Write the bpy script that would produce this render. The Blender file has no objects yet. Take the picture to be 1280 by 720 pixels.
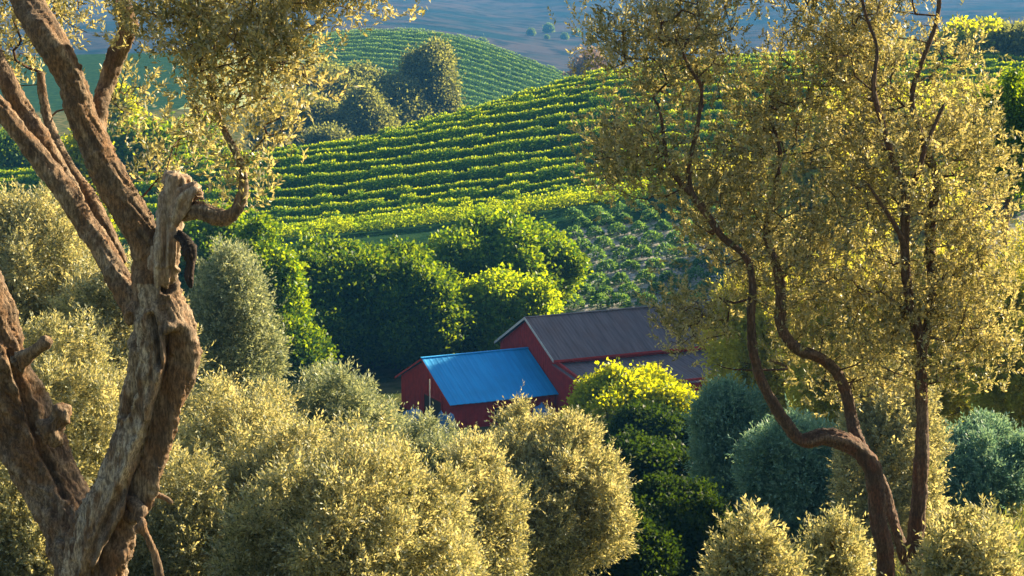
import bpy, math, random
import numpy as np
from mathutils import Vector
rng = np.random.default_rng(11)
random.seed(5)
R = math.radians
sc = bpy.context.scene
COL = sc.collection

# ------------------------------------------------------------------ camera model
F = 2567.0; PITCH = R(10.0)
cp, sp = math.cos(PITCH), math.sin(PITCH)
def slope(py):
    b = (360 - np.asarray(py, float)) / F
    return (-sp + b * cp) / (cp + b * sp)
def at(px, py, D):
    """point at forward distance D seen at pixel px,py of the 1280x720 photograph"""
    a = (px - 640) / F; b = (360 - py) / F
    k = D / (cp + b * sp)
    return np.array([a * k, D, D * float(slope(py))])
def proj(P):
    P = np.atleast_2d(P)
    dep = P[:, 1] * cp - P[:, 2] * sp
    up = P[:, 1] * sp + P[:, 2] * cp
    return 640 + F * P[:, 0] / dep, 360 - F * up / dep

# ------------------------------------------------------------------ noise
def _hash(i, j, k, seed):
    h = (i * 374761393 + j * 668265263 + k * 2147483647 + seed * 1274126177) & 0xffffffff
    h = ((h ^ (h >> 13)) * 1274126177) & 0xffffffff
    return ((h ^ (h >> 16)) & 0xffff) / 65535.0
def vnoise(P, seed=0):
    P = np.asarray(P, float); I = np.floor(P).astype(np.int64); f = P - I; f = f * f * (3 - 2 * f)
    r = 0
    for a in (0, 1):
        for b in (0, 1):
            for c in (0, 1):
                w = (f[:, 0] if a else 1 - f[:, 0]) * (f[:, 1] if b else 1 - f[:, 1]) * (f[:, 2] if c else 1 - f[:, 2])
                r = r + w * _hash(I[:, 0] + a, I[:, 1] + b, I[:, 2] + c, seed)
    return r
def fbm(P, o=4, seed=0):
    s = 0; a = .5; t = 0
    for k in range(o):
        s = s + a * vnoise(np.asarray(P) * 2 ** k, seed + k); t += a; a *= .5
    return s / t

# ------------------------------------------------------------------ terrain
PXK = np.array([-1500, 0, 330, 450, 560, 650, 750, 860, 1000, 1280, 2600.])
def col(v, px): return np.interp(px, PXK, v)
def knots(px):
    sd = np.interp(px, [-400, 100, 420, 900, 1150, 1700], [1.15, 1, 0, 0, .6, .9])   # higher ground on both flanks
    K = [(-150, 4.0), (-40, .6), (0, -1.75), (6, -3.6), (15, -6.4), (22, -8.9), (35, -13.4 + 1.6 * sd), (60, -20.2 + 4.6 * sd), (100, -29.5 + 9.5 * sd), (140, -36.4 + 11.5 * sd), (165, -37.2 + 9 * sd)]
    def add(y, pyv, dz=0):
        y = col(y, px) if hasattr(y, '__len__') else y
        K.append((y, y * float(slope(col(pyv, px))) + dz))
    add(190, [400, 394, 392, 390, 390, 390, 387, 384, 380, 375, 370])
    yb = [226] * 11; pb = [350, 318, 294, 284, 272, 262, 247, 236, 226, 215, 200]
    add(226, pb); add(233, pb, -1.0); 
    yc = [262, 262, 263, 267, 272, 278, 283, 286, 288, 290, 290]; pc = [260, 226, 205, 187, 158, 131, 101, 88, 80, 75, 40]
    add(yc, pc); add(np.array(yc) + 9, pc, -.6); add(np.array(yc) + 60, pc, -17)
    add(420, [210, 200, 196, 196, 196, 200, 205, 205, 205, 200, 180])
    add(545, [130, 120, 112, 125, 143, 168, 195, 205, 205, 200, 150])
    fc = [75, 70, 66, 45, 47, 76, 118, 150, 165, 165, 90]
    add(650, fc); add(680, fc, -3); add(820, [105, 100, 90, 85, 90, 110, 140, 160, 170, 170, 90], -22)
    add(1150, [78, 75, 72, 72, 75, 80, 92, 98, 100, 95, 80], -12)
    add(1500, [40, 42, 45, 40, 48, 64, 78, 80, 75, 60, 30])
    add(2100, [0, 8, 12, 14, 20, 26, 22, 18, 10, 6, -10])
    add(3200, [-70, -60, -50, -58, -64, -56, -46, -60, -64, -60, -70])
    K.append((6000, K[-1][1] + 80))
    return K
def pchip(xk, yk, x):
    h = np.diff(xk); d = np.diff(yk) / h; m = np.zeros(len(xk))
    for i in range(1, len(xk) - 1):
        if d[i - 1] * d[i] > 0:
            w1 = 2 * h[i] + h[i - 1]; w2 = h[i] + 2 * h[i - 1]
            m[i] = (w1 + w2) / (w1 / d[i - 1] + w2 / d[i])
    m[0] = d[0]; m[-1] = d[-1]
    i = np.clip(np.searchsorted(xk, x) - 1, 0, len(h) - 1); t = (x - xk[i]) / h[i]
    return ((2 * t**3 - 3 * t**2 + 1) * yk[i] + (t**3 - 2 * t**2 + t) * h[i] * m[i] + (-2 * t**3 + 3 * t**2) * yk[i + 1] + (t**3 - t**2) * h[i] * m[i + 1])
YG = np.concatenate([np.arange(-150, 0, 5), np.arange(0, 320, 1.5), np.arange(320, 700, 4), np.arange(700, 1500, 14), np.arange(1500, 6001, 40)])
UG = np.concatenate([np.linspace(-1.5, -.36, 24)[:-1], np.linspace(-.36, .36, 150), np.linspace(.36, 1.5, 24)[1:]])
ZG = np.zeros((len(YG), len(UG)))
for j, u in enumerate(UG):
    K = np.array(knots(640 + F * u)); ZG[:, j] = pchip(K[:, 0], K[:, 1], YG)
for _ in range(10):
    ZG[:, 1:-1] = (ZG[:, :-2] + 2 * ZG[:, 1:-1] + ZG[:, 2:]) / 4
YY, UU = np.meshgrid(YG, UG, indexing='ij'); XX = UU * np.maximum(YY, 60)
fx = np.stack([XX.ravel() / 90, YY.ravel() / 90, np.zeros(XX.size)], 1)
amp = np.interp(YY.ravel(), [0, 100, 320, 700, 1300, 2500], [.3, .4, .5, 3, 22, 70])
ZG += ((fbm(fx * np.interp(YY.ravel(), [0, 700, 1500], [1, .6, .22])[:, None], 4, 3) - .5) * amp).reshape(ZG.shape)
def gz(x, y):
    x = np.asarray(x, float); y = np.asarray(y, float); u = x / np.maximum(y, 60)
    i = np.clip(np.searchsorted(YG, y) - 1, 0, len(YG) - 2); j = np.clip(np.searchsorted(UG, u) - 1, 0, len(UG) - 2)
    a = np.clip((y - YG[i]) / (YG[i + 1] - YG[i]), 0, 1); b = np.clip((u - UG[j]) / (UG[j + 1] - UG[j]), 0, 1)
    return (1 - a) * ((1 - b) * ZG[i, j] + b * ZG[i, j + 1]) + a * ((1 - b) * ZG[i + 1, j] + b * ZG[i + 1, j + 1])

# ------------------------------------------------------------------ materials
def nodes(name):
    m = bpy.data.materials.new(name); m.use_nodes = True; nt = m.node_tree; nt.nodes.clear()
    o = nt.nodes.new('ShaderNodeOutputMaterial'); return m, nt, o
def N(nt, t, **kw):
    n = nt.nodes.new(t)
    for k, v in kw.items():
        if k in n.inputs: n.inputs[k].default_value = v
        else: setattr(n, k, v)
    return n
def c4(c): return (c[0], c[1], c[2], 1)
def mixc(nt, fac, a, b):
    n = N(nt, 'ShaderNodeMix', data_type='RGBA')
    for sock, v in ((n.inputs[0], fac), (n.inputs[6], a), (n.inputs[7], b)):
        if isinstance(v, bpy.types.NodeSocket): nt.links.new(v, sock)
        elif isinstance(v, (int, float)): sock.default_value = v
        else: sock.default_value = c4(v)
    return n.outputs[2]
def ramp(nt, src, p0, p1, a=0., b=1.):
    n = N(nt, 'ShaderNodeMapRange'); n.inputs[1].default_value = p0; n.inputs[2].default_value = p1; n.inputs[3].default_value = a; n.inputs[4].default_value = b
    nt.links.new(src, n.inputs[0]); return n.outputs[0]
def noise(nt, scale, detail=3, vec=None, rough=.55):
    n = N(nt, 'ShaderNodeTexNoise', Scale=scale, Detail=detail, Roughness=rough)
    if vec is not None: nt.links.new(vec, n.inputs['Vector'])
    return n.outputs[0]
def gpos(nt): return N(nt, 'ShaderNodeNewGeometry').outputs['Position']

def leaf_mat(name, c1, c2, back, tr1, tr2, tf=.45, gloss=.04):
    """c1..c2 leaf colour by per-leaf tint, back = underside, tr = colour of light passing through"""
    m, nt, o = nodes(name)
    at_ = N(nt, 'ShaderNodeAttribute', attribute_name='tint'); geo = N(nt, 'ShaderNodeNewGeometry')
    base = mixc(nt, at_.outputs['Fac'], c1, c2); base = mixc(nt, geo.outputs['Backfacing'], base, back)
    tr = mixc(nt, at_.outputs['Fac'], tr1, tr2)
    d = N(nt, 'ShaderNodeBsdfDiffuse'); t = N(nt, 'ShaderNodeBsdfTranslucent'); g = N(nt, 'ShaderNodeBsdfGlossy', Roughness=.42)
    g.inputs['Color'].default_value = (1, 1, 1, 1)
    nt.links.new(base, d.inputs[0]); nt.links.new(tr, t.inputs[0])
    mx = N(nt, 'ShaderNodeMixShader'); mx.inputs[0].default_value = tf
    nt.links.new(d.outputs[0], mx.inputs[1]); nt.links.new(t.outputs[0], mx.inputs[2])
    m2 = N(nt, 'ShaderNodeMixShader'); m2.inputs[0].default_value = gloss
    nt.links.new(mx.outputs[0], m2.inputs[1]); nt.links.new(g.outputs[0], m2.inputs[2]); nt.links.new(m2.outputs[0], o.inputs[0])
    return m
M = {}
M['olive'] = leaf_mat('olive_leaf', (.060, .085, .042), (.33, .32, .15), (.38, .40, .27), (.20, .21, .06), (.95, .80, .28), .42, .02)
M['olive_hero'] = leaf_mat('olive_leaf_hero', (.040, .060, .028), (.17, .165, .080), (.28, .29, .20), (.20, .20, .05), (.91, .74, .23), .42, .03)
M['olive_grey'] = leaf_mat('olive_leaf_grey', (.06, .10, .06), (.22, .26, .15), (.30, .35, .25), (.16, .20, .08), (.62, .62, .25), .4, .02)
M['olive_teal'] = leaf_mat('olive_leaf_teal', (.06, .16, .12), (.17, .29, .20), (.22, .37, .28), (.14, .28, .14), (.38, .52, .24), .36, .02)
M['oak'] = leaf_mat('oak_leaf', (.035, .10, .010), (.07, .16, .012), (.05, .12, .02), (.12, .27, .006), (.64, .76, .008), .38, .015)
M['oak_dark'] = leaf_mat('oak_leaf_dark', (.018, .065, .008), (.036, .105, .010), (.03, .08, .015), (.08, .19, .006), (.56, .70, .008), .34, .01)
M['bright'] = leaf_mat('bright_leaf', (.07, .14, .008), (.13, .20, .010), (.10, .17, .02), (.52, .60, .006), (.85, .78, .008), .52, .015)
M['gold'] = leaf_mat('golden_leaf', (.12, .15, .03), (.24, .25, .04), (.22, .24, .08), (.56, .56, .04), (.92, .82, .09), .52, .015)
M['hollow'] = leaf_mat('hollow_shade_leaf', (.008, .026, .006), (.018, .045, .008), (.015, .035, .01), (.06, .13, .006), (.14, .22, .008), .25, .01)  # leaf colour darkened to paint in the shade of the hollow
M['grove'] = leaf_mat('grove_leaf', (.035, .065, .022), (.12, .14, .045), (.11, .13, .05), (.18, .21, .04), (.56, .56, .11), .42, .01)
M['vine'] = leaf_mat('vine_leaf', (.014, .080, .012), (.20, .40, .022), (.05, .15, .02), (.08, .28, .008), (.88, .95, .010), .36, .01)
M['vine_shade'] = leaf_mat('shade_toned_vine_leaf', (.012, .070, .045), (.14, .32, .14), (.06, .15, .08), (.06, .18, .04), (.50, .74, .10), .34, .01)  # vine leaf in darker blue green, shade and distance haze painted into its colour
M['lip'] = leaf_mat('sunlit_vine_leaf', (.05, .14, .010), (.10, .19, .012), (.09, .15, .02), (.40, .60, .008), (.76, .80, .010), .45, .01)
M['dry'] = leaf_mat('dry_twig', (.24, .17, .14), (.34, .25, .21), (.25, .19, .15), (.3, .2, .14), (.4, .3, .2), .3, .01)
M['grass'] = leaf_mat('grass_blade', (.06, .10, .02), (.18, .17, .05), (.1, .13, .03), (.25, .32, .04), (.5, .45, .08), .4, .01)

def bark_mat(name, cols, scale=1., bump=.5):
    m, nt, o = nodes(name); p = N(nt, 'ShaderNodeBsdfPrincipled', Roughness=.92)
    mp = N(nt, 'ShaderNodeMapping'); mp.inputs['Scale'].default_value = (1, 1, .28); nt.links.new(gpos(nt), mp.inputs[0])
    n1 = noise(nt, 9 * scale, 6, mp.outputs[0], .65); n2 = noise(nt, 38 * scale, 5, mp.outputs[0], .7); n3 = noise(nt, 3.1 * scale, 3, gpos(nt))
    pat = N(nt, 'ShaderNodeAttribute', attribute_name='strip').outputs['Fac']
    c = mixc(nt, ramp(nt, n1, .38, .62), cols[0], cols[1]); c = mixc(nt, ramp(nt, n3, .45, .62), c, cols[2])
    c = mixc(nt, pat, c, cols[3]); c = mixc(nt, ramp(nt, n2, .42, .62, .75, 0.), c, tuple(v * .35 for v in cols[0]))
    nt.links.new(c, p.inputs['Base Color'])
    b = N(nt, 'ShaderNodeBump', Strength=bump, Distance=.03 / scale); ad = N(nt, 'ShaderNodeMath', operation='ADD')
    nt.links.new(n1, ad.inputs[0]); nt.links.new(n2, ad.inputs[1]); nt.links.new(ad.outputs[0], b.inputs['Height']); nt.links.new(b.outputs[0], p.inputs['Normal'])
    nt.links.new(p.outputs[0], o.inputs[0]); return m
M['bark'] = bark_mat('weathered_olive_bark', [(.09, .056, .034), (.33, .22, .13), (.27, .145, .065), (.60, .49, .35)], 1.6, 1.)
M['bark2'] = bark_mat('olive_bark', [(.06, .035, .025), (.15, .09, .055), (.15, .06, .03), (.3, .2, .13)], 1.8, .9)
M['bark_plain'] = bark_mat('dark_bark', [(.07, .045, .03), (.13, .09, .06), (.08, .05, .03), (.2, .15, .1)], .5, .5)
M['char'] = bark_mat('blackened_wood', [(.012, .009, .008), (.03, .02, .016), (.05, .025, .015), (.06, .04, .03)], 1.5, 1.)
M['deadwood'] = bark_mat('bare_deadwood', [(.26, .17, .11), (.42, .31, .21), (.30, .17, .09), (.46, .38, .29)], 1.3, .6)

def simple(name, fn):
    m, nt, o = nodes(name); p = N(nt, 'ShaderNodeBsdfPrincipled'); fn(nt, p); nt.links.new(p.outputs[0], o.inputs[0]); return m
def _boards(c1, c2):
    def fn(nt, p):
        tc = N(nt, 'ShaderNodeTexCoord').outputs['Object']; p.inputs['Roughness'].default_value = .85
        n1 = noise(nt, 2.2, 5, tc); mp = N(nt, 'ShaderNodeMapping'); mp.inputs['Scale'].default_value = (9, 9, .4); nt.links.new(tc, mp.inputs[0])
        n2 = noise(nt, 1.5, 4, mp.outputs[0])
        c = mixc(nt, ramp(nt, n1, .4, .65), c1, c2); c = mixc(nt, ramp(nt, n2, .5, .7, 0, .5), c, tuple(v * .5 for v in c1)); nt.links.new(c, p.inputs['Base Color'])
    return fn
M['red'] = simple('red_boards', _boards((.30, .012, .010), (.44, .020, .014)))
def _roof(c1, c2, rust, rough, met):
    def fn(nt, p):
        tc = N(nt, 'ShaderNodeTexCoord').outputs['Object']; p.inputs['Roughness'].default_value = rough; p.inputs['Metallic'].default_value = met
        mp = N(nt, 'ShaderNodeMapping'); mp.inputs['Scale'].default_value = (3.2, .35, .35); nt.links.new(tc, mp.inputs[0])
        n = noise(nt, 1.1, 5, mp.outputs[0]); n2 = noise(nt, .5, 3, tc)
        c = mixc(nt, ramp(nt, n, .38, .62), c1, c2); c = mixc(nt, ramp(nt, n2, .5, .75, 0, .6), c, rust); nt.links.new(c, p.inputs['Base Color'])
    return fn
M['blue_roof'] = simple('blue_sheet_roof', _roof((.003, .27, .62), (.006, .32, .70), (.004, .24, .52), .75, 0.))
M['grey_roof'] = simple('old_grey_sheet_roof', _roof((.095, .068, .072), (.15, .11, .115), (.14, .075, .06), .75, 0.))
def flat(name, c, r=.7, met=0.):
    def fn(nt, p):
        n = noise(nt, 6, 4, N(nt, 'ShaderNodeTexCoord').outputs['Object']); cc = mixc(nt, ramp(nt, n, .35, .65), c, tuple(v * .72 for v in c)); nt.links.new(cc, p.inputs['Base Color'])
        p.inputs['Roughness'].default_value = r; p.inputs['Metallic'].default_value = met
    return simple(name, fn)
M['white'] = flat('weathered_white_paint', (.62, .58, .52)); M['dark'] = flat('dark_interior', (.012, .010, .010)); M['tarp'] = flat('blue_tarp', (.03, .16, .36), .5)
M['wood'] = flat('pale_post', (.36, .30, .24)); M['steel'] = flat('galvanised', (.35, .36, .37), .5, .3)

def ground_mat():
    m, nt, o = nodes('ground_cover'); p = N(nt, 'ShaderNodeBsdfPrincipled', Roughness=1.); p.inputs['Specular IOR Level'].default_value = 0.
    g = gpos(nt); a = N(nt, 'ShaderNodeAttribute', attribute_name='zone').outputs['Color']; sx = N(nt, 'ShaderNodeSeparateColor'); nt.links.new(a, sx.inputs[0])
    n1 = noise(nt, .6, 6, g); n2 = noise(nt, 4, 5, g); n3 = noise(nt, .012, 6, g, .6); n4 = noise(nt, .05, 5, g)
    near = mixc(nt, ramp(nt, n1, .4, .65), (.045, .065, .018), (.16, .14, .06))
    soil = mixc(nt, ramp(nt, n2, .4, .62), (.26, .25, .22), (.55, .50, .48)); soil = mixc(nt, ramp(nt, n1, .42, .6), soil, (.06, .11, .04))
    green = mixc(nt, ramp(nt, n1, .4, .62), (.014, .045, .020), (.030, .070, .028))
    far = mixc(nt, ramp(nt, n3, .42, .60), (.065, .055, .055), (.016, .034, .038)); far = mixc(nt, ramp(nt, n4, .5, .64, 0, .8), far, (.008, .018, .020))
    c = mixc(nt, sx.outputs[0], near, soil); c = mixc(nt, sx.outputs[1], c, green); c = mixc(nt, sx.outputs[2], c, far)
    nt.links.new(c, p.inputs['Base Color']); b = N(nt, 'ShaderNodeBump', Strength=.6, Distance=.15); nt.links.new(n2, b.inputs['Height']); nt.links.new(b.outputs[0], p.inputs['Normal'])
    nt.links.new(p.outputs[0], o.inputs[0]); return m
M['ground'] = ground_mat()
def _mead(nt, p):
    n = noise(nt, .12, 5, gpos(nt)); nt.links.new(mixc(nt, ramp(nt, n, .4, .6), (.22, .30, .12), (.34, .36, .18)), p.inputs['Base Color']); p.inputs['Roughness'].default_value = 1.; p.inputs['Specular IOR Level'].default_value = 0.
M['meadow'] = simple('pale_meadow', _mead)
def _track(nt, p):
    n = noise(nt, 1.5, 5, gpos(nt)); nt.links.new(mixc(nt, ramp(nt, n, .4, .6), (.34, .26, .18), (.52, .44, .34)), p.inputs['Base Color']); p.inputs['Roughness'].default_value = 1.; p.inputs['Specular IOR Level'].default_value = 0.
M['track'] = simple('dry_earth_track', _track)

# ------------------------------------------------------------------ object helpers
def link_mesh(name, V, Fc, mat, parent=None, smooth=False, attrs=None):
    me = bpy.data.meshes.new(name); V = np.asarray(V, np.float32)
    if isinstance(Fc, np.ndarray):
        nf, k = Fc.shape
        me.vertices.add(len(V)); me.vertices.foreach_set('co', V.ravel())
        me.loops.add(nf * k); me.loops.foreach_set('vertex_index', Fc.astype(np.int32).ravel())
        me.polygons.add(nf); me.polygons.foreach_set('loop_start', np.arange(0, nf * k, k, dtype=np.int32))
        me.update(calc_edges=True)
    else:
        me.from_pydata([tuple(map(float, v)) for v in V], [], Fc); me.update()
    if smooth: me.polygons.foreach_set('use_smooth', np.ones(len(me.polygons), bool))
    for k, (dom, typ, arr) in (attrs or {}).items():
        a = me.attributes.new(k, typ, dom); a.data.foreach_set('value' if typ == 'FLOAT' else 'color', np.asarray(arr, np.float32).ravel())
    me.materials.append(mat); o = bpy.data.objects.new(name, me); COL.objects.link(o)
    if parent is not None: o.parent = parent
    return o
def tag(o, label=None, cat=None, group=None, kind=None):
    if label: o['label'] = label
    if cat: o['category'] = cat
    if group: o['group'] = group
    if kind: o['kind'] = kind
    return o
def empty(name, loc, rz=0.):
    o = bpy.data.objects.new(name, None); COL.objects.link(o); o.location = [float(v) for v in loc]; o.rotation_euler = (0, 0, rz); o.empty_display_size = .3; return o
def nrm(v): return v / (np.linalg.norm(v, axis=-1, keepdims=True) + 1e-9)
def rsph(n): return nrm(rng.normal(size=(n, 3)))

def leaves(name, P, Dv, L, W, tint, mat, parent, org, nbias=None, nb=0.):
    """one mesh of leaf blades: stalk point P, direction Dv, length L, width W"""
    n = len(P); nr = rsph(n)
    if nbias is not None: nr = nrm(nr * (1 - nb) + nbias * nb)
    S = nrm(np.cross(Dv, nr)); Nn = np.cross(S, Dv); L = L[:, None]; W = W[:, None]
    V = np.empty((n, 4, 3)); V[:, 0] = P; V[:, 1] = P + Dv * L * .5 + S * W * .5 + Nn * W * .12; V[:, 2] = P + Dv * L; V[:, 3] = P + Dv * L * .5 - S * W * .5 + Nn * W * .12
    return link_mesh(name, V.reshape(-1, 3) - org, np.arange(4 * n).reshape(n, 4), mat, parent, attrs={'tint': ('FACE', 'FLOAT', np.clip(tint, 0, 1))})

# ------------------------------------------------------------------ skeletons
class Skel:
    def __init__(s): s.p = []; s.par = []; s.r = []
    def add(s, p, par, r=0.): s.p.append(np.asarray(p, float)); s.par.append(par); s.r.append(r); return len(s.p) - 1
    def chain(s, pts, rad, par=-1, step=.15):
        ids = []
        for i in range(len(pts)):
            par = s.add(pts[i], par, rad[i]); ids.append(par)
        return ids
    def grow(s, T, step, tip, wig=.12, up=.0):
        T = np.asarray(T); P0 = np.array(s.p); d0 = np.array([np.min(np.linalg.norm(P0 - t, axis=1)) for t in T]); s.nman = len(s.p)
        buf = np.empty((len(s.p) + len(T) * 14 + 10, 3)); buf[:len(s.p)] = P0; tips = []
        for t in T[np.argsort(d0)]:
            m = len(s.p); dv = buf[:m] - t; d = np.sqrt((dv * dv).sum(1)) + up * np.maximum(dv[:, 2], 0) * 3
            k = int(np.argmin(d)); dist = d[k]; n = int(min(12, max(1, round(dist / step)))); a = buf[k].copy(); par = k
            bend = rng.normal(size=3) * dist * wig; bend[2] -= dist * .08
            for i in range(1, n + 1):
                f = i / n; q = a + (t - a) * f + bend * math.sin(math.pi * f) * .8 + (rng.normal(size=3) * step * .08 if i < n else 0)
                par = s.add(q, par, 0.); buf[len(s.p) - 1] = q
            tips.append(par)
        ex = 2.4; acc = np.zeros(len(s.p)); cnt = np.zeros(len(s.p))
        for i in range(len(s.p) - 1, -1, -1):
            r = max(acc[i] ** (1 / ex) if acc[i] > 0 else tip, tip)
            if s.r[i] > 0: r = s.r[i]
            s.r[i] = r
            if s.par[i] >= 0: acc[s.par[i]] += r ** ex
        for i in range(s.nman, len(s.p)):
            s.r[i] = min(s.r[i], .92 * s.r[s.par[i]])
        return tips
    def tubes(s, i0, ns, org, rmin=0., only=None):
        P = np.array(s.p); par = np.array(s.par); r = np.array(s.r); idx = np.array([i for i in range(i0, len(P)) if par[i] >= 0 and r[i] >= rmin and (only is None or only[i])])
        if len(idx) == 0: return np.zeros((0, 3)), np.zeros((0, 4), int)
        A = P[par[idx]]; B = P[idx]; d = nrm(B - A); ref = np.where(np.abs(d[:, 2:3]) > .9, [[1, 0, 0]], [[0, 0, 1.]])
        u = nrm(np.cross(d, ref)); v = np.cross(d, u); A = A - d * r[idx][:, None] * .4; B = B + d * r[idx][:, None] * .4
        an = np.arange(ns) / ns * 2 * math.pi; ring = u[:, None] * np.cos(an)[None, :, None] + v[:, None] * np.sin(an)[None, :, None]
        r0 = np.minimum(r[par[idx]], r[idx] * 1.25)[:, None, None]; r1 = r[idx][:, None, None]
        V = np.concatenate([A[:, None] + ring * r0, B[:, None] + ring * r1], 1).reshape(-1, 3) - org
        k = np.arange(ns); k2 = (k + 1) % ns; q = np.stack([k, k2, k2 + ns, k + ns], 1); Fq = (np.arange(len(idx))[:, None, None] * 2 * ns + q[None]).reshape(-1, 4)
        return V, Fq

# ------------------------------------------------------------------ generic trees
def lobes_for(c, rad, n, lr, flat_=1.):
    out = [(np.array(c) - [0, 0, rad[2] * .08], np.array(rad) * [.62, .62, .72])]
    for k in range(n):
        z = 1 - 1.75 * (k + .5) / n; z = z + rng.uniform(-.1, .1); a = k * 2.39996 + rng.uniform(-.4, .4); q = math.sqrt(max(0, 1 - z * z))
        d = np.array([q * math.cos(a), q * math.sin(a), z]); s = rng.uniform(*lr)
        out.append((np.array(c) + d * np.array(rad) * (rng.uniform(.86, 1.16) - s), np.array(rad) * s * np.array([1, 1, flat_])))
    return out
def sprays(lb, c, rad, n):
    """narrow leafy leaders standing out of the top and sides of an olive crown"""
    for k in range(n):
        a = rng.uniform(0, 2 * math.pi); z = rng.uniform(.0, .95); q = math.sqrt(1 - z * z); d = np.array([q * math.cos(a), q * math.sin(a), z]); r_ = rng.uniform(.09, .17) * rad[0]
        lb.append((c + d * rad * rng.uniform(.86, 1.06), np.array([r_, r_, r_ * rng.uniform(1.3, 2.4)])))
    return lb
def surf_points(lobes, n, lump, seed):
    """points with outward directions spread over the outside of a union of lobes, in clumps with gaps"""
    area = np.array([r[0] * r[2] for _, r in lobes]); cnt = np.maximum(8, (area / area.sum() * n * 3.4)).astype(int); PP, DD = [], []; W_ = lobes[0][1][0] * 2
    for i, (c, r) in enumerate(lobes):
        d = rsph(cnt[i]); f1 = fbm(d * 2.2 + i * 7.3, 3, seed)[:, None] - .5; q = d * r * (1 + lump * f1 * 2); P = c + q
        f2 = fbm(P / W_ * 9 + seed, 2, seed + 3); P = c + q * (1 + (f2[:, None] - .5) * .55 - .22 * rng.random((cnt[i], 1)) ** 2)
        ok = (f2 > .45) | (rng.random(len(P)) < .15)
        for j, (c2, r2) in enumerate(lobes):
            if j != i: ok &= (((P - c2) / (r2 * .84)) ** 2).sum(1) > 1
        PP.append(P[ok]); DD.append(nrm(d[ok] / r))
    P = np.concatenate(PP); Dd = np.concatenate(DD); return P, Dd
def foliage(style, P, Dd, nl, L, W, slen):
    """shoots (olive) or clusters (oak) at P; returns leaf arrays"""
    n = len(P); up = np.array([0, 0, 1.])
    if style == 'olive':
        sd = nrm(Dd * .7 + up * rng.uniform(.1, .9, (n, 1)) + rng.normal(size=(n, 3)) * .35); sl = slen * rng.uniform(.5, 1.3, n) * np.where(rng.random(n) < .10, 1.8, 1.); st = rng.random(n)
        t = np.tile(np.linspace(0.05, 1, nl), n); i = np.repeat(np.arange(n), nl); pr = nrm(np.cross(sd[i], rsph(len(i))))
        LP = P[i] - sd[i] * (sl[i] * .35)[:, None] + sd[i] * (sl[i] * t)[:, None]; LD = nrm(sd[i] * .75 + pr * (.9 - .35 * t)[:, None])
        tint = st[i] * .6 + rng.random(len(i)) * .4; tint = np.clip((tint - .5) * 1.7 + .5, 0, 1)
    else:
        st = rng.random(n); i = np.repeat(np.arange(n), nl); LP = P[i] + rng.normal(size=(len(i), 3)) * slen * .5 ; LD = nrm(Dd[i] * .5 + rsph(len(i)) + up * .1); tint = np.clip((st[i] * .6 + rng.random(len(i)) * .4 - .5) * 1.5 + .5, 0, 1)
    m = len(LP); return LP, LD, L * rng.uniform(.65, 1.25, m), W * rng.uniform(.7, 1.25, m), tint, Dd[i]

def tree(name, label, cat, px, pytop, D, wpx, mat, style='oak', cb=.2, nl=12, shoots=1500, leaf=.25, ratio=1.6, slen=.6, lobes=11, lr=(.34, .5), lump=.22, group=None,
         trunk_r=None, bark='bark_plain', nb=.35, depth=1., inner=.3, lean=(0, 0), hmax=None):
    top = at(px, pytop, D); x, y = top[0], top[1]; g = float(gz(x, y)) - .05; h = top[2] - g
    if hmax and h > hmax: g = g   # crown only as tall as wanted, trunk carries it
    w = wpx * D / F * 1.0; org = np.array([x, y, g]); root = empty(name, org); tag(root, label, cat, group)
    zb = g + h * cb; c = np.array([x + lean[0], y + lean[1], (zb + top[2]) / 2]); rad = np.array([w / 2, w / 2 * depth, (top[2] - zb) / 2])
    lb = lobes_for(c, rad, lobes, lr)
    if style == 'olive': lb = sprays(lb, c, rad, 14)
    P, Dd = surf_points(lb, shoots, lump, int(rng.integers(99)))
    LP, LD, L, W, ti, nd = foliage(style, P, Dd, nl, leaf, leaf / ratio, slen)
    if inner > 0:
        big = 1.5 if D > 90 else 1.05; k = int(len(P) * inner * (1 if D > 90 else 1.7)); q = rsph(k) * rng.uniform(.35, .85, (k, 1)) * rad + c; a = foliage('oak', q, nrm(q - c), max(3, nl // 3), leaf * big, leaf * big * (.75 if D > 90 else .4), slen)
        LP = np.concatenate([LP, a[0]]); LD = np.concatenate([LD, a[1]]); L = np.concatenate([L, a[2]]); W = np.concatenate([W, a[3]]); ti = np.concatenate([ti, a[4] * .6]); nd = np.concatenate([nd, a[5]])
    leaves('crown', LP, LD, L, W, ti, M[mat], root, org, nd, nb)
    sk = Skel(); tr = trunk_r or max(.08, h * .028); zt = g - .2; pts = [(x, y, zt)]; k = 5
    for i in range(1, k + 1):
        f = i / k; pts.append((x + lean[0] * f * .6 + rng.normal() * tr * .5, y + lean[1] * f * .6 + rng.normal() * tr * .5, g + (c[2] - g) * f * .9))
    sk.chain([np.array(q) for q in pts], [tr * 1.35] + [tr * (1 - .09 * i) for i in range(1, k + 1)])
    sel = rng.choice(len(P), min(len(P), max(16, min(110, len(P) // 12))), replace=False); T = c + (P[sel] - c) * .88
    sk.grow(T, max(.25, w * .07), max(.008, tr * .05), .14, .4); V, Fq = sk.tubes(1, 7, org)
    link_mesh('trunk', V, Fq, M[bark], root, True)
    return root

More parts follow.
